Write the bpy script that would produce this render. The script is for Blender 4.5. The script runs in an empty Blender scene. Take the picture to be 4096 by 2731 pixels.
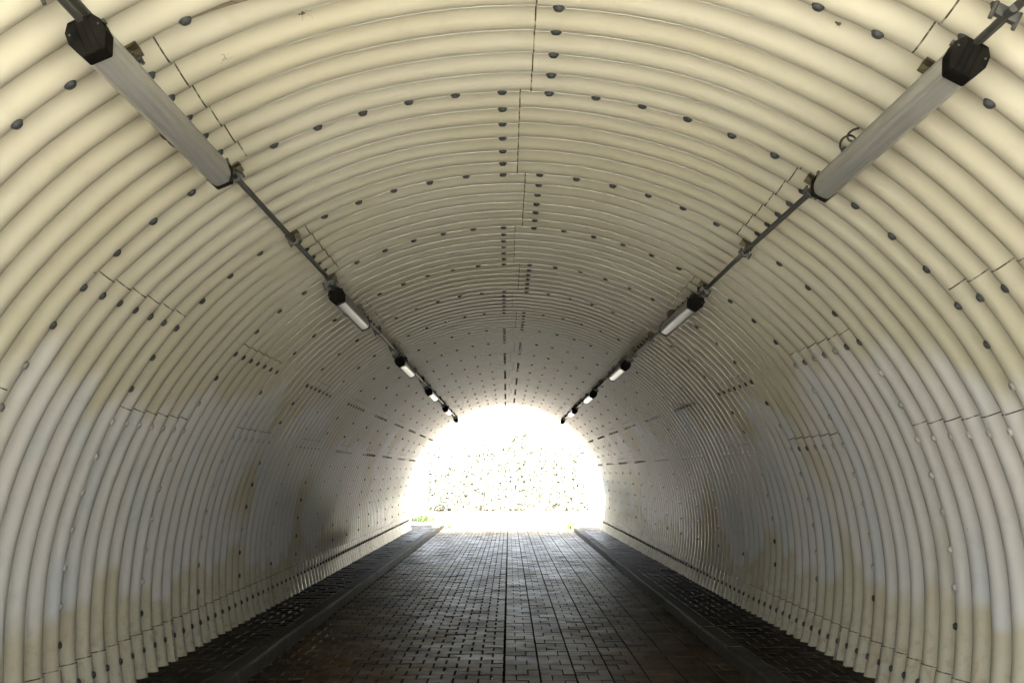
import bpy, math, random
import numpy as np
from mathutils import Matrix, Vector
R = math.radians
random.seed(7); rng = np.random.default_rng(7)
scene = bpy.context.scene
C = scene.collection
ZC = 1.07                      # camera height over the road at the camera

# ------------------------------------------------------------------ helpers
def link(name, verts, faces, mat, parent=None, smooth=False, attrs=None):
    me = bpy.data.meshes.new(name)
    if isinstance(verts, np.ndarray): verts = verts.tolist()
    if isinstance(faces, np.ndarray): faces = faces.tolist()
    me.from_pydata(verts, [], faces); me.update()
    if smooth: me.polygons.foreach_set('use_smooth', [True]*len(me.polygons))
    if attrs:
        for an, av in attrs.items():
            a = me.attributes.new(an, 'FLOAT', 'POINT'); a.data.foreach_set('value', np.asarray(av, dtype=np.float32))
    me.materials.append(mat)
    o = bpy.data.objects.new(name, me); C.objects.link(o)
    if parent: o.parent = parent
    return o
def tag(o, label=None, cat=None, group=None, kind=None):
    if label: o['label'] = label
    if cat: o['category'] = cat
    if group: o['group'] = group
    if kind: o['kind'] = kind
    return o
def empty(name, loc=(0,0,0)):
    o = bpy.data.objects.new(name, None); o.location = loc; o.empty_display_size = .1; C.objects.link(o); return o
class MB:
    def __init__(s): s.v=[]; s.f=[]
    def add(s, v, f):
        n=len(s.v); s.v += [tuple(p) for p in v]; s.f += [tuple(i+n for i in q) for q in f]
    def box(s, c, d, M=None):
        vs=[Vector((c[0]+i*d[0]/2, c[1]+j*d[1]/2, c[2]+k*d[2]/2)) for i in(-1,1) for j in(-1,1) for k in(-1,1)]
        if M: vs=[M@p for p in vs]
        s.add(vs,[(0,1,3,2),(4,6,7,5),(0,4,5,1),(2,3,7,6),(0,2,6,4),(1,5,7,3)])
    def tube(s, pts, r, n=8, caps=True):
        pts=[Vector(p) for p in pts]; base=len(s.v); N=len(pts)
        for i,p in enumerate(pts):
            t=(pts[min(i+1,N-1)]-pts[max(i-1,0)]).normalized()
            a=t.cross(Vector((0,0,1)) if abs(t.z)<.9 else Vector((1,0,0))).normalized(); b=t.cross(a)
            for j in range(n):
                q=2*math.pi*j/n; s.v.append(tuple(p+a*math.cos(q)*r+b*math.sin(q)*r))
        for i in range(N-1):
            for j in range(n):
                s.f.append((base+i*n+j, base+i*n+(j+1)%n, base+(i+1)*n+(j+1)%n, base+(i+1)*n+j))
        if caps:
            s.f.append(tuple(base+j for j in range(n))[::-1]); s.f.append(tuple(base+(N-1)*n+j for j in range(n)))
    def prism(s, prof, y0, y1, M=None, inset=None):
        """closed profile (a,b) swept along local y"""
        n=len(prof); vs=[Vector((a,y0,b)) for a,b in prof]+[Vector((a,y1,b)) for a,b in prof]
        if M: vs=[M@p for p in vs]
        s.add(vs,[tuple(range(n))[::-1], tuple(range(n,2*n))]+[(i,(i+1)%n,n+(i+1)%n,n+i) for i in range(n)])
    def build(s, name, mat, parent=None, smooth=False): return link(name, s.v, s.f, mat, parent, smooth)

# ------------------------------------------------------------------ materials
def newmat(name):
    m = bpy.data.materials.new(name); m.use_nodes = True
    nt = m.node_tree; nt.nodes.clear()
    out = nt.nodes.new('ShaderNodeOutputMaterial'); b = nt.nodes.new('ShaderNodeBsdfPrincipled')
    nt.links.new(b.outputs[0], out.inputs[0]); return m, nt, b
class NB:
    def __init__(s, nt): s.nt=nt
    def n(s, t, **k):
        x=s.nt.nodes.new(t)
        for a,b in k.items(): setattr(x,a,b)
        return x
    def l(s,a,b): s.nt.links.new(a,b)
    def put(s, inp, v):
        if hasattr(v,'is_output') or isinstance(v,bpy.types.NodeSocket): s.l(v,inp)
        else: inp.default_value=v
    def math(s,op,a,b=0.0,c=None):
        x=s.n('ShaderNodeMath',operation=op); s.put(x.inputs[0],a); s.put(x.inputs[1],b)
        if c is not None: s.put(x.inputs[2],c)
        return x.outputs[0]
    def ramp(s,v,a,b,lo=0.,hi=1.):
        x=s.n('ShaderNodeMapRange',interpolation_type='SMOOTHSTEP'); s.put(x.inputs[0],v); s.put(x.inputs[1],a); s.put(x.inputs[2],b); s.put(x.inputs[3],lo); s.put(x.inputs[4],hi); return x.outputs[0]
    def mix(s,f,a,b,mode='MIX'):
        x=s.n('ShaderNodeMix',data_type='RGBA',blend_type=mode); s.put(x.inputs[0],f)
        for i,v in((6,a),(7,b)):
            if isinstance(v,tuple): x.inputs[i].default_value=(*v,1) if len(v)==3 else v
            else: s.l(v,x.inputs[i])
        return x.outputs[2]
    def noise(s,vec,scale,detail=2,rough=.5):
        x=s.n('ShaderNodeTexNoise'); x.inputs['Scale'].default_value=scale; x.inputs['Detail'].default_value=detail; x.inputs['Roughness'].default_value=rough
        if vec is not None: s.l(vec,x.inputs['Vector'])
        return x.outputs[0]
    def mapping(s,vec,sc=(1,1,1),loc=(0,0,0)):
        x=s.n('ShaderNodeMapping'); s.l(vec,x.inputs[0]); x.inputs[3].default_value=sc; x.inputs[1].default_value=loc; return x.outputs[0]
    def xyz(s,x_,y_,z_):
        x=s.n('ShaderNodeCombineXYZ'); s.put(x.inputs[0],x_); s.put(x.inputs[1],y_); s.put(x.inputs[2],z_); return x.outputs[0]

Y_A = 4.227
CREAM=(.356,.336,.258); CREAM2=(.325,.300,.205); WHITEP=(.400,.390,.360); GREYP=(.365,.375,.362)
def paint(N):
    """colour of the painted steel plate and the overpaint mask, from world position"""
    geo=N.n('ShaderNodeNewGeometry'); P=geo.outputs['Position']
    sp=N.n('ShaderNodeSeparateXYZ'); N.l(P,sp.inputs[0]); x,y,z=sp.outputs
    # one roller stroke per corrugation: valley to valley between two crests
    cell=N.math('FLOOR',N.math('MULTIPLY',N.math('SUBTRACT',y,Y_A-40),5.0))
    side=N.math('SIGN',x)
    wn=N.n('ShaderNodeTexWhiteNoise',noise_dimensions='2D'); N.l(N.xyz(cell,side,0.),wn.inputs[0])
    wn2=N.n('ShaderNodeTexWhiteNoise',noise_dimensions='2D'); N.l(N.xyz(cell,N.math('ADD',side,7.3),0.),wn2.inputs[0])
    zz=N.math('ADD',z,N.math('MULTIPLY',N.math('SUBTRACT',wn.outputs[0],.5),.15))
    v=N.xyz(side,y,zz)
    n1=N.noise(N.mapping(v,(3,.62,.85),(0,3.1,.4)),1.0,2,.45)
    n2=N.noise(N.mapping(v,(3,1.9,1.4),(5,0,2)),1.0,2,.5)
    band=N.math('MULTIPLY',N.ramp(zz,.30,.62),N.ramp(zz,1.75,1.18))
    m=N.ramp(N.math('ADD',n1,N.math('MULTIPLY',band,.22)),.585,.675)
    m=N.math('MULTIPLY',m,N.ramp(band,.02,.3))
    wh=N.mix(N.ramp(n2,.50,.66),WHITEP,GREYP)
    big=N.noise(P,.9,3,.55)
    cr=N.mix(N.ramp(big,.40,.64,0.,.55),CREAM,CREAM2)
    # ruddy older coat in irregular blocks low on the wall
    low=N.math('MULTIPLY',N.ramp(z,1.5,.9),N.ramp(n2,.48,.64,.0,.4))
    cr=N.mix(low,cr,(.285,.235,.165))
    col=N.mix(m,cr,wh)
    # dust film, flecks and stains that stay put
    gr=N.noise(N.mapping(P,(1,1,1)),9.,6,.65)
    col=N.mix(N.ramp(gr,.50,.78,0.,.16),col,(.17,.145,.10))
    vo=N.n('ShaderNodeTexVoronoi',feature='F1'); N.l(P,vo.inputs['Vector']); vo.inputs['Scale'].default_value=6.5
    spn=N.n('ShaderNodeSeparateXYZ'); N.l(vo.outputs['Color'],spn.inputs[0])
    rad=N.math('MULTIPLY',N.math('POWER',spn.outputs[0],5.0),.042)
    fl=N.math('MULTIPLY',N.math('LESS_THAN',vo.outputs['Distance'],rad),N.math('GREATER_THAN',spn.outputs[1],.45))
    col=N.mix(N.math('MULTIPLY',fl,.75),col,(.06,.045,.03))
    # splash dirt at the foot
    g2=N.noise(P,22.,4,.6)
    ft=N.math('MULTIPLY',N.ramp(z,.62,.05),N.ramp(g2,.50,.66,0.,.5))
    col=N.mix(ft,col,(.20,.14,.08))
    return P,(x,y,z),col,m,gr
def mat_plate():
    m,nt,b=newmat('painted_steel'); N=NB(nt)
    P,(x,y,z),col,mk,gr=paint(N)
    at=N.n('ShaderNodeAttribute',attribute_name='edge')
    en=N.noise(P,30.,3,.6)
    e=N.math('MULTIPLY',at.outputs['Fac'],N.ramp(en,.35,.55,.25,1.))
    col=N.mix(N.math('MULTIPLY',e,.93),col,(.030,.024,.016))  # cut-edge rust and dirt, plus the lap's gap shadow painted into the colour
    N.l(col,b.inputs['Base Color'])
    b.inputs['Roughness'].default_value=.38
    b.inputs['Roughness'].default_value=.10
    b.inputs['Specular IOR Level'].default_value=.12
    bp=N.n('ShaderNodeBump'); bp.inputs['Strength'].default_value=.03; bp.inputs['Distance'].default_value=.004
    N.l(N.noise(P,7.,2,.5),bp.inputs['Height']); N.l(bp.outputs[0],b.inputs['Normal'])
    return m
def mat_bolt():
    m,nt,b=newmat('bolt_steel'); N=NB(nt)
    P,_,col,mk,gr=paint(N)
    n=N.noise(P,60.,3,.6)
    raw=N.mix(n,(.020,.021,.020),(.044,.046,.045))
    N.l(N.mix(mk,raw,N.mix(.35,col,(.08,.08,.07))),b.inputs['Base Color']); b.inputs['Roughness'].default_value=.6; b.inputs['Specular IOR Level'].default_value=.15
    return m
def simple(name,col,rough=.6,metal=0.,col2=None,scale=20.,bump=0.,spec=.5,detail=4):
    m,nt,b=newmat(name); N=NB(nt)
    geo=N.n('ShaderNodeNewGeometry'); P=geo.outputs['Position']
    n=N.noise(P,scale,detail,.6)
    c2=col2 or tuple(v*.72 for v in col)
    N.l(N.mix(N.ramp(n,.35,.68),col,c2),b.inputs['Base Color'])
    b.inputs['Roughness'].default_value=rough; b.inputs['Metallic'].default_value=metal; b.inputs['Specular IOR Level'].default_value=spec
    if bump:
        bp=N.n('ShaderNodeBump'); bp.inputs['Strength'].default_value=.6; bp.inputs['Distance'].default_value=bump
        N.l(N.noise(P,scale*3,5,.6),bp.inputs['Height']); N.l(bp.outputs[0],b.inputs['Normal'])
    return m
def mat_paver(name,c1,c2,c3):
    m,nt,b=newmat(name); N=NB(nt)
    geo=N.n('ShaderNodeNewGeometry'); P=geo.outputs['Position']
    at=N.n('ShaderNodeAttribute',attribute_name='rnd'); r=at.outputs['Fac']
    col=N.mix(N.ramp(r,.0,.75),c1,c2)
    col=N.mix(N.ramp(r,.84,.95,0.,.75),col,c3)
    big=N.noise(N.mapping(P,(1.2,.5,1)),1.0,4,.6)
    col=N.mix(N.ramp(big,.48,.68,0.,.6),col,(.018,.015,.011))
    fine=N.noise(P,90.,4,.7)
    col=N.mix(N.ramp(fine,.45,.75,0.,.45),col,tuple(v*.45 for v in c1))
    N.l(col,b.inputs['Base Color'])
    N.l(N.ramp(N.noise(P,3.,4,.6),.3,.7,.44,.62),b.inputs['Roughness']); N.l(N.math('MULTIPLY',N.n('ShaderNodeAttribute',attribute_name='top').outputs['Fac'],.017),b.inputs['Specular IOR Level'])
    bp=N.n('ShaderNodeBump'); bp.inputs['Strength'].default_value=.4; bp.inputs['Distance'].default_value=.002
    N.l(N.noise(P,160.,3,.7),bp.inputs['Height']); N.l(bp.outputs[0],b.inputs['Normal'])
    return m
M_PL=mat_plate(); M_BO=mat_bolt()
M_PAVL=mat_paver('interlocking_concrete',(.100,.066,.027),(.066,.042,.016),(.026,.019,.010))
M_PAVR=mat_paver('block_concrete',(.085,.057,.024),(.057,.037,.015),(.024,.017,.009))
M_PAVW=mat_paver('walkway_concrete',(.036,.027,.015),(.027,.020,.011),(.016,.012,.008))
M_BED=simple('joint_sand',(.017,.013,.008),.95,col2=(.024,.018,.011),scale=40,spec=0.)
M_KERB=simple('kerb_concrete',(.066,.059,.041),.8,col2=(.046,.041,.028),scale=7,bump=.002,spec=.06)
M_CAP=simple('black_plastic',(.0028,.0027,.0022),.7,col2=(.008,.007,.005),scale=25,spec=.04)
M_GREYM=simple('grey_housing',(.30,.30,.29),.45,scale=12)
M_COND=simple('galvanised_conduit',(.05,.05,.042),.5,.3,scale=30)
M_BRASS=simple('yellow_zinc',(.07,.054,.02),.5,.4,col2=(.025,.02,.009),scale=60)
M_CABLE=simple('black_cable',(.012,.012,.012),.5)
M_CONC=simple('pale_concrete',(.52,.50,.45),.8,col2=(.40,.38,.33),scale=2.5,bump=.003)
M_FORE=simple('pale_paving',(.40,.395,.375),.85,col2=(.34,.335,.315),scale=5)
M_ASPH=simple('pale_asphalt',(.17,.16,.15),.85,col2=(.13,.125,.115),scale=14,bump=.003)
M_SOIL=simple('soil',(.09,.075,.05),.95,col2=(.06,.05,.03),scale=6,bump=.01)
M_GRASSG=simple('meadow_ground',(.10,.13,.05),.95,col2=(.14,.13,.07),scale=1.5)
M_WHITE=simple('white_paper',(.85,.84,.8),.7,col2=(.75,.72,.66))
M_CHIP=simple('white_chip',(.72,.70,.65),.6)
M_WEB=simple('dusty_web',(.09,.07,.045),.95)
def mat_diffuser():
    m,nt,b=newmat('frosted_diffuser'); N=NB(nt)
    tc=N.n('ShaderNodeTexCoord'); P=tc.outputs['Object']
    st=N.noise(N.mapping(P,(70,1.4,70)),1.,6,.7)
    col=N.mix(N.ramp(st,.35,.7),(.255,.255,.235),(.165,.165,.15))
    sp=N.n('ShaderNodeSeparateXYZ'); N.l(P,sp.inputs[0])
    ends=N.math('ADD',N.ramp(sp.outputs[1],.09,.0),N.ramp(sp.outputs[1],1.19,1.27))
    g=N.noise(N.mapping(P,(20,6,20)),1.,4,.7)
    col=N.mix(N.math('MULTIPLY',ends,N.ramp(g,.35,.6,0.,.8)),col,(.05,.045,.05))
    N.l(col,b.inputs['Base Color']); b.inputs['Roughness'].default_value=.30; b.inputs['Specular IOR Level'].default_value=.7
    bp=N.n('ShaderNodeBump'); bp.inputs['Strength'].default_value=.35; bp.inputs['Distance'].default_value=.001
    wv=N.n('ShaderNodeTexWave'); wv.bands_direction='X'; wv.inputs['Scale'].default_value=70; N.l(P,wv.inputs[0]); N.l(wv.outputs[0],bp.inputs['Height']); N.l(bp.outputs[0],b.inputs['Normal'])
    return m
M_DIFF=mat_diffuser()
def mat_leaf(name,a,b_,c_):
    m,nt,b=newmat(name); N=NB(nt)
    at=N.n('ShaderNodeAttribute',attribute_name='rnd'); r=at.outputs['Fac']
    col=N.mix(N.ramp(r,.0,.7),a,b_); col=N.mix(N.ramp(r,.82,.95),col,c_)
    N.l(col,b.inputs['Base Color']); b.inputs['Roughness'].default_value=.45
    return m
M_LEAF=mat_leaf('ivy_leaf',(.085,.097,.056),(.125,.135,.085),(.165,.15,.105))
M_WEED=mat_leaf('weed_leaf',(.07,.14,.02),(.13,.22,.05),(.25,.24,.10))

# ------------------------------------------------------------------ tunnel profile
S=.15696369944647295
TC=[7.2798244065888e-07,-7.152537189154264e-05,0.08497194526243144,0.02461650594462946]
def theta(k): return ((TC[0]*k+TC[1])*k+TC[2])*k+TC[3]
KT=np.linspace(-24,24,4801)
_th=theta(KT); _dx=-S*np.cos(_th)*.01; _dz=-S*np.sin(_th)*.01
_x=np.concatenate([[0],np.cumsum((_dx[1:]+_dx[:-1])/2)]); _z=np.concatenate([[0],np.cumsum((_dz[1:]+_dz[:-1])/2)])
i0=2400; _x=_x-_x[i0]-.01389345; _z=_z-_z[i0]+1.26320464+ZC
def prof(k):
    k=np.asarray(k,float); th=theta(k)
    return np.interp(k,KT,_x), np.interp(k,KT,_z), -np.sin(th), np.cos(th)   # x,z, outward normal
def row(n): return Y_A+1.2*n
P0,P1=-4,17
PITCH=.2; DEPTH=.055
def _arc():
    # broad crests, tight valleys
    r,q,ph=.074,.028,R(41.75); s1=r*math.sin(ph); s2=q*math.sin(ph); h1=r*(1-math.cos(ph)); h2=q*(1-math.cos(ph)); u=np.linspace(0,.1,401); h=np.empty_like(u)
    a=u<=s1; b=u>=.1-s2; m=~(a|b)
    h[a]=r-np.sqrt(r*r-u[a]**2); D2=h1+h2+(.1-s1-s2)*math.tan(ph); h[m]=h1+(u[m]-s1)*math.tan(ph); h[b]=D2-(q-np.sqrt(q*q-(.1-u[b])**2))
    return u,h*DEPTH/D2
_AU,_AH=_arc()
def corr(y):
    t=np.mod(np.asarray(y,float)-Y_A,PITCH); return np.interp(np.minimum(t,PITCH-t),_AU,_AH)
def ysamp(y0,y1,n_per):
    u=np.linspace(-1,1,n_per+1); o=.1*np.sign(u)*(.5*np.abs(u)+.5*(1-(1-np.abs(u))**1.0)*np.abs(u)**.8)
    c=Y_A+PITCH*np.arange(math.floor((y0-Y_A)/PITCH)-1,math.ceil((y1-Y_A)/PITCH)+2)
    ys=(c[:,None]+o[None,:-1]).reshape(-1); ys=ys[(ys>y0+1e-3)&(ys<y1-1e-3)]
    return np.concatenate([[y0],np.sort(ys),[y1]])
def sheet(name,y0,y1,kA,kB,offA,offB,parent,edgeA=False,edgeB=False,edgeY0=False,n_per=14,dk=.4,label=None):
    """corrugated plate between rows; kA > kB; off* = radial set-back at each end"""
    ys=ysamp(y0,y1,n_per)
    if edgeY0: ys=np.concatenate([[y0,y0+.003],ys[1:][ys[1:]>y0+.004]])
    nk=max(3,int((kA-kB)/dk)+1); ks=np.linspace(kA,kB,nk)
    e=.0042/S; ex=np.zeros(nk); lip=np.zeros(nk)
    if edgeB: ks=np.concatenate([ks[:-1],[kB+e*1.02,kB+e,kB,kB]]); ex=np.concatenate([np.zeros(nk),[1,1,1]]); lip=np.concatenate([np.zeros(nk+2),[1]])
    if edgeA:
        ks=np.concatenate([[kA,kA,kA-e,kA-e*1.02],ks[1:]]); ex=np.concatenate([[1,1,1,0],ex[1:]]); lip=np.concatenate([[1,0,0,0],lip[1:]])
    px,pz,nx,nz=prof(ks)
    t=(kA-ks)/(kA-kB); L=abs(kA-kB); off=.0005*(int(round((y0-Y_A)/1.2))%2)+offA*np.clip(1-t*L/1.6,0,1)+offB*np.clip(1-(1-t)*L/1.6,0,1)+lip*.005
    wob=.0012*np.sin(ks[:,None]*1.7+ys[None,:]*2.1)
    o=off[:,None]+corr(ys)[None,:]+wob
    X=px[:,None]+nx[:,None]*o; Z=pz[:,None]+nz[:,None]*o; Y=np.broadcast_to(ys[None,:],X.shape)
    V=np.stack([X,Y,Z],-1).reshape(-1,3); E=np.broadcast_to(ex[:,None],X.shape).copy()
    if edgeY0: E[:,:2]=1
    a,b=len(ks),len(ys); I=np.arange(a*b).reshape(a,b)
    F=np.stack([I[:-1,:-1],I[:-1,1:],I[1:,1:],I[1:,:-1]],-1).reshape(-1,4)
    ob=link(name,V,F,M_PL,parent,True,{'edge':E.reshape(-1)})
    if label: ob['label']=label
    return ob

tunnel=empty('corrugated_tunnel',(0,P0*1.2+Y_A,0))
tag(tunnel,'cream painted corrugated steel tunnel lining bolted from curved plates','tunnel')
tunnel_inv=Matrix.Translation(-Vector(tunnel.location))
EVEN=[(20.4,9.6,.006,0,0,1),(10.3,-.4,.006,0,0,1),(.3,-7.3,.006,.006,0,0),(-6.6,-14.3,0,.006,1,0),(-13.6,-21.4,0,.006,1,0)]
ODD=[(20.4,12.6,.006,0,0,1),(13.3,5.6,.006,0,0,1),(6.3,-1.3,.006,.006,0,0),(-.6,-11.3,0,.006,1,0),(-10.6,-21.4,0,.006,1,0)]
tunnel_parts=[]
for n in range(-3,P1):
    for (kA,kB,oA,oB,eA,eB) in (EVEN if n%2==0 else ODD):
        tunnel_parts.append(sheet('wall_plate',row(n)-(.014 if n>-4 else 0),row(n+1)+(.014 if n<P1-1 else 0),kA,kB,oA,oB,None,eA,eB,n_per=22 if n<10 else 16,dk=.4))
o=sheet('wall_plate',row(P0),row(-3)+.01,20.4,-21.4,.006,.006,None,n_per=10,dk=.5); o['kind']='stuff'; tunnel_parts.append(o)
ends=[row(P0)]+[y for y in np.arange(1.2,24,3.0)]+[row(P1)]
for side in (1,-1):
    for a,b in zip(ends[:-1],ends[1:]):
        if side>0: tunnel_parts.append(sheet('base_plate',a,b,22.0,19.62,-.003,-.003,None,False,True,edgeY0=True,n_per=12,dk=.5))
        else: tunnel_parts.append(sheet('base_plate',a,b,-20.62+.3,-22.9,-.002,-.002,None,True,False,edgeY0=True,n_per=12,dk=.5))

# bolts ------------------------------------------------------------
def bolt_template():
    ringz=[(.0165,0),(.0165,.0025),(.0140,.0035),(.0136,.0065),(.0105,.0095),(.004,.0105)]; n=12; v=[];f=[]
    for r,h in ringz:
        for j in range(n): v.append((r*math.cos(2*math.pi*j/n),r*math.sin(2*math.pi*j/n),h))
    for i in range(len(ringz)-1):
        for j in range(n): f.append((i*n+j,i*n+(j+1)%n,(i+1)*n+(j+1)%n,(i+1)*n+j))
    f.append(tuple((len(ringz)-1)*n+j for j in range(n)))
    return v,f
bv,bf=bolt_template()
bolts=[]   # (k,y,depth)
Ls={0:[10,0,-7,-14],1:[13,6,-1,-11]}
def skip(k,n): return k in(6,-7)      # conduit brackets sit here
for n in range(-3,P1+1):
    y=row(n)+(.012 if n==P1 else 0)*-1
    for k in range(-19,20):
        if skip(k,n): continue
        bolts.append((k,y,0))
for n in range(-3,P1):
    for k in Ls[n%2]:
        for m_ in range(1,6): bolts.append((k,row(n)+.2*m_,0))
        for m_ in range(6): bolts.append((k-.25,row(n)+.2*m_+.1,DEPTH))
y=row(-3)+.2
while y<row(P1)-.05:
    bolts.append((20.15,y,0)); bolts.append((-20.85,y,0))
    bolts.append((19.85,y-.1,DEPTH)); bolts.append((-20.6,y-.1,DEPTH)); y+=.2
def bolt_mat(k,y,d):
    x,z,nx,nz=[float(a) for a in prof(k)]
    x+=nx*(d-.002); z+=nz*(d-.002)
    ax=Vector((-nx,0,-nz)).normalized(); ty=Vector((0,1,0)); tx=ty.cross(ax)
    M=Matrix((tx,ty,ax)).transposed().to_4x4(); M.translation=(x,y,z)
    return M@Matrix.Rotation(random.random()*6.28,4,'Z')@Matrix.Diagonal((1,1,.8+.4*random.random(),1))
# camera model for ranking
TH=R(5.75021286); YW=R(.2564324)
def project(p):
    d=Vector(p)-Vector((0,0,ZC)); d.rotate(Matrix.Rotation(YW,3,'Z')); d.rotate(Matrix.Rotation(-TH,3,'X'))
    if d.y<=.1: return None
    return 1176+2985.26*d.x/d.y, 784-2985.26*d.z/d.y, d.y
rank=[]
for i,(k,y,d) in enumerate(bolts):
    M=bolt_mat(k,y,d); p=project(M.translation)
    ok=p and 0<p[0]<2352 and 0<p[1]<1568 and (d==0)
    rank.append((p[2] if ok else 999,i,M))
rank.sort(key=lambda t:t[0])
bme=None
for dist,i,M in rank[:100]:
    if bme is None:
        o=link('bolt',bv,bf,M_BO,None,True); bme=o.data
    else:
        o=bpy.data.objects.new('bolt',bme); C.objects.link(o)
    o.matrix_world=M; tunnel_parts.append(o)
V=[];F=[];nb=0; bva=np.array(bv+[(0,0,0)])
bva=np.array(bv); bq=bf
for dist,i,M in rank[100:]:
    A=np.array(M); V.append(bva@A[:3,:3].T+A[:3,3]); F+= [tuple(q+nb for q in ff) for ff in bq]; nb+=len(bv)
o=link('bolt',np.concatenate(V),F,M_BO,None,True); o['kind']='stuff'; tunnel_parts.append(o)
# a loose strip of old coating hanging off the crest, upper left
def wallpt(k,y,inn=0.):
    x,z,nx,nz=[float(a) for a in prof(k)]; c=float(corr(np.array(y)))-inn
    return Vector((x+nx*c,y,z+nz*c))
mb=MB(); a=[];b_=[]
for i in range(13):
    k=5.1-i*.27; t=i/12; dr=.018*math.sin(math.pi*t)**.7*(1-.6*t)+.0006*random.random()
    a.append(wallpt(k,row(-1)+.004,.001)); q=wallpt(k,row(-1)+.006,.002); b_.append(q+Vector((.15*dr,-.012*math.sin(t*9),-dr)))
mb.add(a+b_,[(i,i+1,14+i,13+i) for i in range(12)])
o=mb.build('peeling_strip',M_WEB); o['label']='torn dark strip of coating peeling off a crest'; tunnel_parts.append(o)
for o in tunnel_parts:
    mw=o.matrix_world.copy() if o.name.startswith('bolt') else Matrix.Identity(4)
    if o.name.startswith('bolt') and o.get('kind')!='stuff':
        o.parent=tunnel; o.matrix_parent_inverse=tunnel_inv
    else:
        o.parent=tunnel; o.matrix_parent_inverse=tunnel_inv

# ------------------------------------------------------------------ embankment round the pipe
def embank():
    ks=np.linspace(22.6,-23.4,60); px,pz,nx,nz=prof(ks); px=px+nx*.12; pz=pz+nz*.12
    y0,y1=row(P0)+.01,row(P1)-.01; v=[];f=[]
    n=len(ks)
    for yy in(y0,y1):
        for a,b in zip(px,pz): v.append((a,yy,b))
    for i in range(n-1): f.append((i,i+1,n+i+1,n+i))
    W=40
    for yy,s in((y0,-1),(y1,1)):
        base=len(v)
        # headwall ring: project inner points to a rectangle, then slope
        rect=[]
        for a,b in zip(px,pz):
            d=Vector((a,b-.5)); m=max(abs(d.x)/3.2, max(d.y,0)/2.6 if d.y>0 else 0, 1e-6); q=d/m
            rect.append((q.x,yy,max(q.y+.5,-.3) if d.y>0 else max(b,-.3)))
        v+=[(a,yy,b) for a,b in zip(px,pz)]+rect
        f+=[(base+i,base+i+1,base+n+i+1,base+n+i) for i in range(n-1)]
    # hill over and beside the pipe
    base=len(v); 
    hz=3.05
    for yy in(y0,y1):
        v+=[(-W,yy,-.4),(-W,yy,hz),(-3.2,yy,hz),(3.2,yy,hz),(W,yy,hz),(W,yy,-.4),(-3.2,yy,-.4),(3.2,yy,-.4)]
    b=base
    f+=[(b+1,b+2,b+10,b+9),(b+2,b+3,b+11,b+10),(b+3,b+4,b+12,b+11)]
    for o_ in(0,8): f+=[(b+o_,b+o_+6,b+o_+2,b+o_+1),(b+o_+7,b+o_+5,b+o_+4,b+o_+3)]
    f+=[(b+0,b+8,b+9,b+1),(b+5,b+4,b+12,b+13)]
    o=link('embankment',v,f,M_CONC); tag(o,kind='structure')
embank()

# ------------------------------------------------------------------ ground, road, walkways, kerbs
SL=-.0031; DR=.0022
def gp(x,y,z): return (x+DR*y, y, z+SL*y)
def blocks(name,polys,mat,thick=.016,bev=.0025,jit=.0014):
    V=[];F=[];A=[];T=[];nb=0
    for poly in polys:
        n=len(poly); pc=np.array(poly); c=pc.mean(0); d=pc-c; L=np.hypot(d[:,0],d[:,1])[:,None]
        inn=c+d*np.maximum(1-bev*1.3/L,.5)
        dz=random.gauss(0,jit); tx=random.gauss(0,.006); ty=random.gauss(0,.006); r=random.random()
        for ring,z in((inn,0.),(pc,-bev),(pc,-thick)):
            for (x,y) in ring: V.append(gp(x,y,Z_CUR+z+dz+tx*(x-c[0])+ty*(y-c[1]))); A.append(r); T.append(1. if z==0 else 0.)
        F.append(tuple(nb+i for i in range(n)))
        for q in(0,1):
            for i in range(n): F.append((nb+q*n+(i+1)%n,nb+q*n+i,nb+(q+1)*n+i,nb+(q+1)*n+(i+1)%n))
        nb+=3*n
    return link(name,V,F,mat,None,False,{'rnd':A,'top':T})
def hblocks(x0,x1,y0,y1,p=.1335,r=.1402,a=.013,gx=.011,gy=.0055,anchor_right=True):
    out=[]; ny=int((y1-y0)/r)
    for j in range(ny):
        cy=y0+(j+.5)*r; sh=0 if j%2 else .5
        ncol=int((x1-x0)/p)+2
        for i in range(-1,ncol):
            cx=(x1-(i+.5+sh)*p) if anchor_right else (x0+(i+.5+sh)*p)
            xa,xb=cx-p/2+gx/2,cx+p/2-gx/2
            xa2,xb2=max(xa,x0+.003),min(xb,x1-.003)
            if xb2-xa2<.02: continue
            xs=np.linspace(xa2,xb2,7)
            h=r/2-gy/2-a*np.cos(2*np.pi*(xs-cx)/p)
            out.append([(x,cy-q) for x,q in zip(xs,h)]+[(x,cy+q) for x,q in zip(xs[::-1],h[::-1])])
    return out
XJ=-.022*1.07-.004; XR0=1.275; XL0=-1.385
YS,YE=-.5,27.2
Z_CUR=0.
o=blocks('road_paving_left',hblocks(XL0,XJ-.002,YS,YE),M_PAVL); tag(o,kind='structure')
def rblocks(x0,x1,y0,y1,w=.1928,r=.1926):
    out=[]; g=.0022
    for j in range(int((y1-y0)/r)):
        ya=y0+j*r; c=0
        while x0+c*w<x1-.02:
            xa=x0+c*w; t=w/3; cuts=[xa, xa+(t if j%2 else 2*t), xa+w]
            for q in(0,1):
                a,b=cuts[q]+g+(.0022 if q==0 else 0),cuts[q+1]-g-(.0022 if q==1 else 0); b=min(b,x1-.003)
                if b-a<.015: continue
                big=(q==1)==(j%2==1)
                ys=[ya+g,ya+r-g]
                if big and random.random()<.35: ys=[ya+g,ya+r/2-g*.6,ya+r/2+g*.6,ya+r-g]
                for yy0,yy1 in zip(ys[::2],ys[1::2]): out.append([(a,yy0),(b,yy0),(b,yy1),(a,yy1)])
            c+=1
    return out
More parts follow.
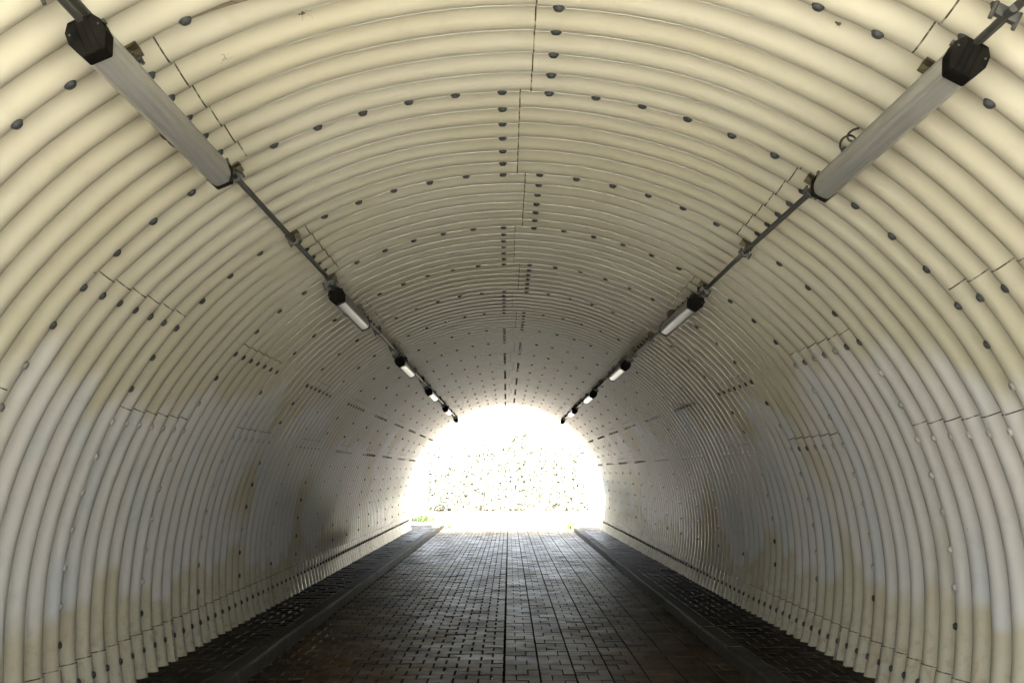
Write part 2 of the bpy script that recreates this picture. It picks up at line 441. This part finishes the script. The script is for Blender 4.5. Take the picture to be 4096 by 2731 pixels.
o=blocks('road_paving_right',rblocks(XJ+.003,XR0,YS,YE),M_PAVR,bev=.002,jit=.0010); tag(o,kind='structure')
KH=.078; KW=.10
Z_CUR=KH-.002
o=blocks('walkway_left',hblocks(-2.05,XL0-KW-.004,YS,YE,gx=.0035,gy=.0032),M_PAVW); tag(o,kind='structure')
o=blocks('walkway_right',hblocks(XR0+KW+.004,2.05,YS,YE,gx=.0045,gy=.0035,anchor_right=False),M_PAVW,jit=.002); tag(o,kind='structure')
def kerb(name,xf,sgn,seed):
    """stones 0.99 m long; xf = front face, body extends in sgn direction"""
    random.seed(seed); mb=MB(); y=YS+.3
    while y<YE+.25:
        y2=y+.996; dx=random.gauss(0,.0015); dz=random.gauss(0,.0015)
        pr=[(0,-.2),(0,KH-.014),(.004,KH-.006),(.013,KH),(KW,KH+.001),(KW,-.2)]
        n=len(pr); vs=[]
        for yy in(y,y2): vs+=[gp(xf+sgn*(a+dx),yy,b+dz) for a,b in pr]
        mb.add(vs,[tuple(range(n)),tuple(range(n,2*n))[::-1]]+[(i,n+i,n+(i+1)%n,(i+1)%n) for i in range(n)])
        y+=1.0
    o=mb.build(name,M_KERB); tag(o,kind='structure'); return o
kerb('kerb_left',XL0,-1,1); kerb('kerb_right',XR0,1,2)
mb=MB()
mb.add([gp(-2.3,YS,-.0105),gp(2.3,YS,-.0105),gp(2.3,YE,-.0105),gp(-2.3,YE,-.0105)],[(0,1,2,3)])
for xa,xb in((-2.3,XL0-KW),(XR0+KW,2.3)): mb.add([gp(xa,YS,KH-.0125),gp(xb,YS,KH-.0125),gp(xb,YE,KH-.0125),gp(xa,YE,KH-.0125)],[(0,1,2,3)])
o=mb.build('paving_bed',M_BED); tag(o,kind='structure')
# paved apron behind the camera (outside the near mouth) and the plaza beyond the far mouth
o=link('forecourt',[gp(-14,-30,-.004),gp(14,-30,-.004),gp(14,YS,-.004),gp(-14,YS,-.004)],[(0,1,2,3)],M_FORE); tag(o,kind='structure')
o=link('crossing_path',[gp(-14,YE,-.012),gp(14,YE,-.012),gp(14,43,-.012),gp(-14,43,-.012)],[(0,1,2,3)],M_ASPH); tag(o,kind='structure')
g=[]
o=link('ground',[(-400,-400,-.25),(400,-400,-.25),(400,400,-.25),(-400,400,-.25)],[(0,1,2,3)],M_GRASSG); tag(o,kind='structure')

# ------------------------------------------------------------------ beyond the far mouth
zf=SL*34
def wing(x,sgn,label):
    mb=MB(); y0,y1=row(P1)+.05,40.6
    pr=[(y0,-.3),(y0,2.1),(31,1.6),(y1,1.3),(y1,-.3)]
    vs=[(x,a,b) for a,b in pr]+[(x+sgn*.3,a,b) for a,b in pr]; n=5
    mb.add(vs,[(0,1,2,3,4),(9,8,7,6,5)]+[(i,n+i,n+(i+1)%n,(i+1)%n) for i in range(n)])
    w=empty('retaining_wall',(x,y0,0)); inv=Matrix.Translation((-x,-y0,0))
    tag(w,label,'wall')
    o=mb.build('wall_face',M_CONC,w); o.matrix_parent_inverse=inv
    c=MB(); vs=[]
    for (a,b) in ((y0,2.102),(31,1.602),(y1,1.302)):
        for dx,dz in((-.04,0),(.34,0),(.34,.08),(-.04,.08)): vs.append((x+sgn*dx,a,b+dz))
    c.add(vs,[(0,1,2,3),(8,9,10,11)]+[(s*4+i,s*4+(i+1)%4,s*4+4+(i+1)%4,s*4+4+i) for s in(0,1) for i in range(4)])
    o=c.build('coping',M_CONC,w); o.matrix_parent_inverse=inv
wing(-2.50+DR*34,-1,'pale concrete wing wall beyond the tunnel mouth, on the left of the path')
wing(2.50+DR*34,1,'pale concrete wing wall beyond the tunnel mouth, on the right of the path')
# bank with ivy
def bank_pt(x,t):
    h=2.35+.22*math.sin(x*1.3+1)+.12*math.sin(x*3.7)
    return Vector((x,41.0+1.5*t+.18*math.sin(x*2.1+t*4),-.2+h*math.sin(min(t,1)*math.pi/2)))
v=[];f=[];nx_,nt_=40,10
for j in range(nt_+1):
    for i in range(nx_+1): v.append(tuple(bank_pt(-12+24*i/nx_,j/nt_)))
for i in range(nx_+1): v.append((-12+24*i/nx_,60,2.0))
for j in range(nt_+1):
    for i in range(nx_): q=j*(nx_+1)+i; f.append((q,q+1,q+nx_+2,q+nx_+1))
o=link('bank',v,f,M_SOIL,None,True); tag(o,kind='structure')
def leaves(n,fn,size,mat,name,parent=None):
    V=np.zeros((n*5,3)); F=[];A=np.zeros(n*5)
    shp=np.array([(0,-.5,0),(.5,-.1,.12),(.22,.5,0),(-.22,.5,0),(-.5,-.1,.12)])
    for i in range(n):
        p,nrm=fn(); s=size*random.uniform(.6,1.35)
        z=(nrm+Vector((random.gauss(0,.45),random.gauss(0,.45),random.gauss(0,.45)))).normalized()
        x=z.cross(Vector((random.gauss(0,1),random.gauss(0,1),random.gauss(0,1)))).normalized(); y=z.cross(x)
        Mx=np.array([x,y,z])*s; V[i*5:i*5+5]=shp@Mx+np.array(p); A[i*5:i*5+5]=random.random()
        F.append((i*5,i*5+1,i*5+2,i*5+3,i*5+4))
    return link(name,V,F,mat,parent,False,{'rnd':A})
def ivy_fn():
    x=random.uniform(-5,5); t=random.random()**.9*1.03
    n=Vector((0,-1,.7)).normalized(); p=bank_pt(x,t)
    lump=.10*math.sin(x*5+t*7)+.08*math.sin(x*11-t*5)
    return p+n*(.03+max(0,lump)+abs(random.gauss(0,.07))), n
o=leaves(26000,ivy_fn,.078,M_LEAF,'ivy'); tag(o,'dense ivy and leaves covering the bank beyond the tunnel','ivy',kind='stuff')
def weed(x,y,w,d,h,n,label):
    V=[];F=[];A=[]
    for i in range(n):
        bx,by=x+random.gauss(0,w*.4),y+random.gauss(0,d*.4); L=h*random.uniform(.4,1.1); an=random.uniform(0,6.28); ln=random.uniform(.1,.7)*L; wd=.006+random.random()*.012
        cx,cy=math.cos(an),math.sin(an); b=len(V)
        z0=-.01
        for t,ww in((0,.6),(.5,1),(1,.1)):
            px,py,pz=bx+cx*ln*t*t,by+cy*ln*t*t,z0+L*(t-.25*t*t)
            V.append(gp(px-cy*wd*ww,py+cx*wd*ww,pz)); V.append(gp(px+cy*wd*ww,py-cx*wd*ww,pz))
        F+=[(b,b+1,b+3,b+2),(b+2,b+3,b+5,b+4)]; A+= [random.random()]*6
    o=link('weeds',V,F,M_WEED,None,False,{'rnd':A})
    tag(o,label,'weeds','weeds at the far tunnel mouth','stuff')
weed(-1.33,28.4,.45,1.3,.14,420,'low green weeds at the end of the left kerb')
weed(1.30,27.5,.14,.9,.20,220,'upright green weeds at the end of the right kerb')
weed(-2.10,32.5,.32,1.6,.18,420,'grass tuft at the foot of the left wing wall')
weed(1.95,31.2,.42,1.6,.17,460,'grass patch at the foot of the right wing wall')

# ------------------------------------------------------------------ lamps
LL=1.27
def frame(cx,cz,ang,y):
    # local a = lateral, local z(b) = towards the tunnel middle, local y along
    bz=Vector((math.sin(ang),0,-math.cos(ang))); by=Vector((0,1,0)); bx=by.cross(bz)
    M=Matrix((bx,by,bz)).transposed().to_4x4(); M.translation=(cx,y,cz); return M
def make_lamp():
    e=empty('tube_light')
    # profile b from -.045 (wall) to +.045
    body=MB(); body.prism([(-.030,-.044),(-.043,-.026),(-.043,-.012),(.043,-.012),(.043,-.026),(.030,-.044)],.02,LL-.02)
    body.build('housing',M_GREYM,e)
    d=MB(); pr=[(-.0425,-.0118),(-.0425,.006)]
    for i in range(7):
        t=i/6; a=-.0425+.016*t**1.6; b=.006+.033*t**.9; pr.append((a,b))
    pr2=[(-.022,.0425),(-.008,.0442)]
    half=pr[:-1]+[(-.0265,.039)]+pr2
    full=half+[(-a,b) for a,b in half[::-1]]
    d.prism(full,.03,LL-.03); o=d.build('diffuser',M_DIFF,e)
    for y0,sg in((0,1),(LL,-1)):
        c=MB(); hexp=[(-.031,-.047),(-.046,-.026),(-.048,.004),(-.030,.044),(-.026,.047),(.026,.047),(.030,.044),(.048,.004),(.046,-.026),(.031,-.047)]
        L=.055 if sg>0 else .022
        c.prism(hexp,min(y0,y0+sg*L),max(y0,y0+sg*L))
        # raised rim and three ribs on the outer face
        for a in(-.017,0.,.017): c.box((a,y0-sg*.002,0),(.0028,.004,.084))
        c.box((0,y0-sg*.002,.0435),(.052,.004,.004)); c.box((0,y0-sg*.002,-.0435),(.052,.004,.004))
        cap=c.build('end_cap',M_CAP,e)
        for a in(-.037,.037):
            s=MB(); s.tube([(a,y0-sg*.003,-.016),(a,y0+sg*.002,-.016)],.0028,8); s.build('screw',M_COND,cap)
        for a in(-.047,.047):
            k=MB(); k.box((a,y0+sg*.03,-.030),(.008,.018,.010)); k.build('clip',M_COND,cap)
    # stand-off feet and looped supply wire at the back
    for y in(.28,1.40-.0-.26):
        f_=MB(); f_.box((0,y,-.062),(.03,.035,.034)); f_.build('foot',M_COND,e)
    w=MB(); pts=[]
    for i in range(33):
        t=i/32; pts.append((.052+.014*math.sin(t*math.pi*3.2),.80+.14*t+.02*math.sin(t*9),-.040-.014*math.cos(t*math.pi*3)))
    w.tube(pts,.004,6); w.tube([pts[-1],(pts[-1][0]-.004,pts[-1][1]+.012,pts[-1][2]-.012)],.008,8)
    w.build('wire_loop',M_CABLE,e)
    g_=MB(); 
    g_.tube([(.0,-.20,-.046),(.0,.01,-.046)],.010,10)
    g_.build('entry_pipe',M_COND,e)
    u=MB(); u.box((0,-.155,-.052),(.052,.016,.028)); u.tube([(-.030,-.155,-.07),(-.030,-.155,-.025)],.0055,8); u.tube([(.030,-.155,-.07),(.030,-.155,-.025)],.0055,8)
    u.build('pipe_clamp',M_COND,e)
    return e
def copy_tree(o,parent=None):
    c=o.copy(); C.objects.link(c)
    if parent: c.parent=parent
    for ch in list(o.children): copy_tree(ch,c)
    return c
lamp0=make_lamp(); used=False
ordn=['nearest','second','third','fourth','fifth','farthest']
spots=[]
for i in range(6):
    spots.append(('left',-.870,.900+ZC,R(24),2.62+3.99*i,i)); spots.append(('right',.982,.875+ZC,R(-28),2.68+3.99*i,i))
for sd,x,z,a,y,i in spots:
    if used: e=copy_tree(lamp0)
    else: e=lamp0; used=True
    e.matrix_world=frame(x,z,a,y)@Matrix.Diagonal((.86,1,.86,1))
    if i==0: lb='large grey tube light with ribbed black cap in the top %s corner'%sd
    elif i==5: lb='farthest tube light at the %s of the bright tunnel mouth, only its black cap showing'%sd
    else: lb='%s tube light from the camera in the row on the %s'%(ordn[i],sd)
    tag(e,lb,'light','tube lights in two rows along the tunnel')
# conduits with their brackets
M_PIPE=M_COND
def conduit(x,z,kb,label):
    e=empty('conduit',(x,row(P0),z)); inv=Matrix.Translation(-Vector(e.location))
    mb=MB(); pts=[(x+.003*math.sin(t*.9),t,z+.003*math.sin(t*1.3+1)) for t in np.arange(row(-3)+.05,row(P1)-.3,.3)]
    mb.tube(pts,.0098,10); o=mb.build('pipe',M_COND,e,True); o.matrix_parent_inverse=inv
    for n in range(-3,P1):
        y=row(n); px,pz,nx,nz=[float(q) for q in prof(kb)]
        ax=Vector((-nx,0,-nz)); 
        M=Matrix((Vector((0,1,0)).cross(ax),Vector((0,1,0)),ax)).transposed().to_4x4(); M.translation=(px,y,pz)
        b=MB(); b.box((0,0,.004),(.058,.040,.005),M)
        b.box((0,.018,.016),(.058,.004,.024),M)
        o=b.build('bracket',M_BRASS,e); o.matrix_parent_inverse=inv
        t=MB(); p0=M@Vector((0,0,.004)); p1=M@Vector((0,0,.030)); pp=Vector((x,y,z))
        t.tube([p0,p1],.006,8); t.tube([M@Vector((0,0,.012)),M@Vector((0,0,.019))],.0115,6); t.tube([p1,pp],.005,8)
        q=t.build('stud',M_BRASS,o)
        c=MB(); c.tube([(x,y-.011,z),(x,y+.011,z)],.0165,12)
        sdv=Vector((0,1,0)).cross(ax).normalized()
        for s in(-1,1):
            c.tube([pp+sdv*.023*s-ax*.012,pp+sdv*.023*s+ax*.014],.0045,8)
        c.box((0,0,0),(.050,.018,.007),Matrix.Translation(pp)@M.to_3x3().to_4x4())
        c.build('clamp',M_COND,o)
    tag(e,label,'conduit','conduits feeding the tunnel lights')
conduit(-.893,.970+ZC,6,'thin dark conduit joining the lights of the left row')
conduit(1.010,.921+ZC,-7,'thin dark conduit joining the lights of the right row')

# ------------------------------------------------------------------ litter
def at_px(sx,sy,h=1.07):
    D=5199*h/(sy-1905.); return ((sx-2036)/5199.*D, D)
x,y=at_px(1988,2266)
mb=MB(); mb.tube([(x-.034,y,SL*y+.006),(x+.034,y+.006,SL*y+.006)],.0042,8)
o=mb.build('cigarette_end',M_WHITE); tag(o,'white cigarette end lying on the left paving in mid tunnel','cigarette end')
chips=[(1981,2579,0,.0045,'tiny white stone chip near the centre joint on the left paving, farther of two'),(1981,2693,0,.0045,'tiny white stone chip near the centre joint on the left paving, nearest the camera'),
 (2033,2316,0,.005,'tiny white stone chip lying right on the centre joint'),(2444,2268,0,.006,'tiny white stone chip on the road paving near the right kerb'),(2697,2289,.08,.006,'tiny white stone chip on the right walkway by the steel base'),(1526,2162,.08,.008,'tiny white stone chip on the left walkway near the far mouth')]
for i,(sx,sy,h,s,lb) in enumerate(chips):
    x,y=at_px(sx,sy,1.07-h); v=[];f=[]
    zz=SL*y+h+s*.8
    dirs=[(1,0,0),(-1,0,0),(0,1,0),(0,-1,0),(0,0,.7),(0,0,-.9),(.7,.7,.3),(-.7,.6,-.3)]
    v=[(x+d[0]*s*random.uniform(.8,1.3),y+d[1]*s*random.uniform(.8,1.3),zz+d[2]*s) for d in dirs[:6]]
    o=link('stone_chip',v,[(0,2,4),(2,1,4),(1,3,4),(3,0,4),(2,0,5),(1,2,5),(3,1,5),(0,3,5)],M_CHIP)
    tag(o,lb,'stone chip','white stone chips on the paving')

def wall_at(sx,sy,back=.012):
    u=(sx/1.7415-1176)/2985.26; v=-(sy/1.7415-784)/2985.26
    d=Vector((u,1,v)); d.rotate(Matrix.Rotation(TH,3,'X')); d.rotate(Matrix.Rotation(-YW,3,'Z')); d.normalize()
    o_=Vector((0,0,ZC)); c=Vector((.0256,0,ZC-.5898)); lo,hi=.5,40.
    for _ in range(60):
        m=(lo+hi)/2; p=o_+d*m; k=math.hypot(p.x-c.x,p.z-c.z)
        if k>1.854+float(corr(np.array(p.y)))-back: hi=m
        else: lo=m
    return p,Vector((c.x-p.x,0,c.z-p.z)).normalized()
def cobweb(sx,sy,size,n,label,seed,blob=True):
    random.seed(seed); p,nr=wall_at(sx,sy,.004); ax=Vector((0,1,0)); bx=ax.cross(nr); mb=MB()
    if blob:
        for i in range(9):
            q=p+nr*.004+ax*random.gauss(0,.003)+bx*random.gauss(0,.003); r=random.uniform(.002,.0045)
            vs=[q+Vector(t)*r for t in((1,0,0),(-1,0,0),(0,1,0),(0,-1,0),(0,0,1),(0,0,-1))]
            mb.add(vs,[(0,2,4),(2,1,4),(1,3,4),(3,0,4),(2,0,5),(1,2,5),(3,1,5),(0,3,5)])
    for i in range(n):
        a=random.uniform(0,6.28); L=size*random.uniform(.3,1); pts=[]
        for j in range(6):
            t=j/5; q=p+ax*(math.cos(a)*L*t+random.gauss(0,.002))+bx*(math.sin(a)*L*t+random.gauss(0,.002)); 
            c=Vector((.0256,0,ZC-.5898)); rr=1.854+float(corr(np.array(q.y)))-.003; dd=Vector((q.x-c.x,0,q.z-c.z)).normalized(); pts.append(Vector((c.x+dd.x*rr,q.y,c.z+dd.z*rr)))
        mb.tube(pts,random.choice((.0002,.0003,.0005)),4)
    o=mb.build('cobweb',M_WEB); tag(o,label,'cobweb','cobwebs stuck to the roof')
cobweb(1210,48,.028,6,'dark cobweb with a spider nest on the roof, near the top edge',3)
cobweb(905,235,.035,9,'wide dusty cobweb on the roof just right of the near left lamp',4,False)
cobweb(3356,90,.02,3,'small dark cobweb lump on the roof near the top right corner',5)

# ------------------------------------------------------------------ camera, light, world
cam=bpy.data.cameras.new('camera'); cam.sensor_width=36; cam.lens=45.6928; cam.clip_start=.05; cam.clip_end=2000
co=bpy.data.objects.new('camera',cam); C.objects.link(co); co.location=(0,0,ZC)
co.rotation_euler=(R(90)+TH,0,-YW); scene.camera=co
SUN_EL=R(60); SUN_AZ=R(228)      # direction the sun stands in, clockwise from +Y
sd=Vector((math.sin(SUN_AZ)*math.cos(SUN_EL),math.cos(SUN_AZ)*math.cos(SUN_EL),math.sin(SUN_EL)))
sl=bpy.data.lights.new('sun','SUN'); sl.energy=5.0; sl.angle=R(.5); sl.color=(1,.95,.86)
so=bpy.data.objects.new('sun',sl); C.objects.link(so); so.rotation_euler=sd.to_track_quat('Z','Y').to_euler(); so.location=(0,0,30)
w=bpy.data.worlds.new('World'); scene.world=w; w.use_nodes=True; nt=w.node_tree
sky=nt.nodes.new('ShaderNodeTexSky'); sky.sky_type='NISHITA'; sky.sun_disc=False; sky.sun_elevation=SUN_EL; sky.sun_rotation=SUN_AZ; sky.dust_density=3.0; sky.air_density=1.0
bg=nt.nodes['Background']; bg.inputs[1].default_value=.13; hs=nt.nodes.new('ShaderNodeHueSaturation'); hs.inputs['Saturation'].default_value=.35; nt.links.new(sky.outputs[0],hs.inputs['Color']); nt.links.new(hs.outputs[0],bg.inputs[0])
scene.view_settings.view_transform='Standard'; scene.view_settings.look='None'; scene.view_settings.gamma=1
scene.view_settings.exposure=5.0
scene.render.engine='CYCLES'; cy=scene.cycles
cy.max_bounces=12; cy.diffuse_bounces=8; cy.glossy_bounces=4; cy.use_denoising=True; cy.sample_clamp_indirect=0
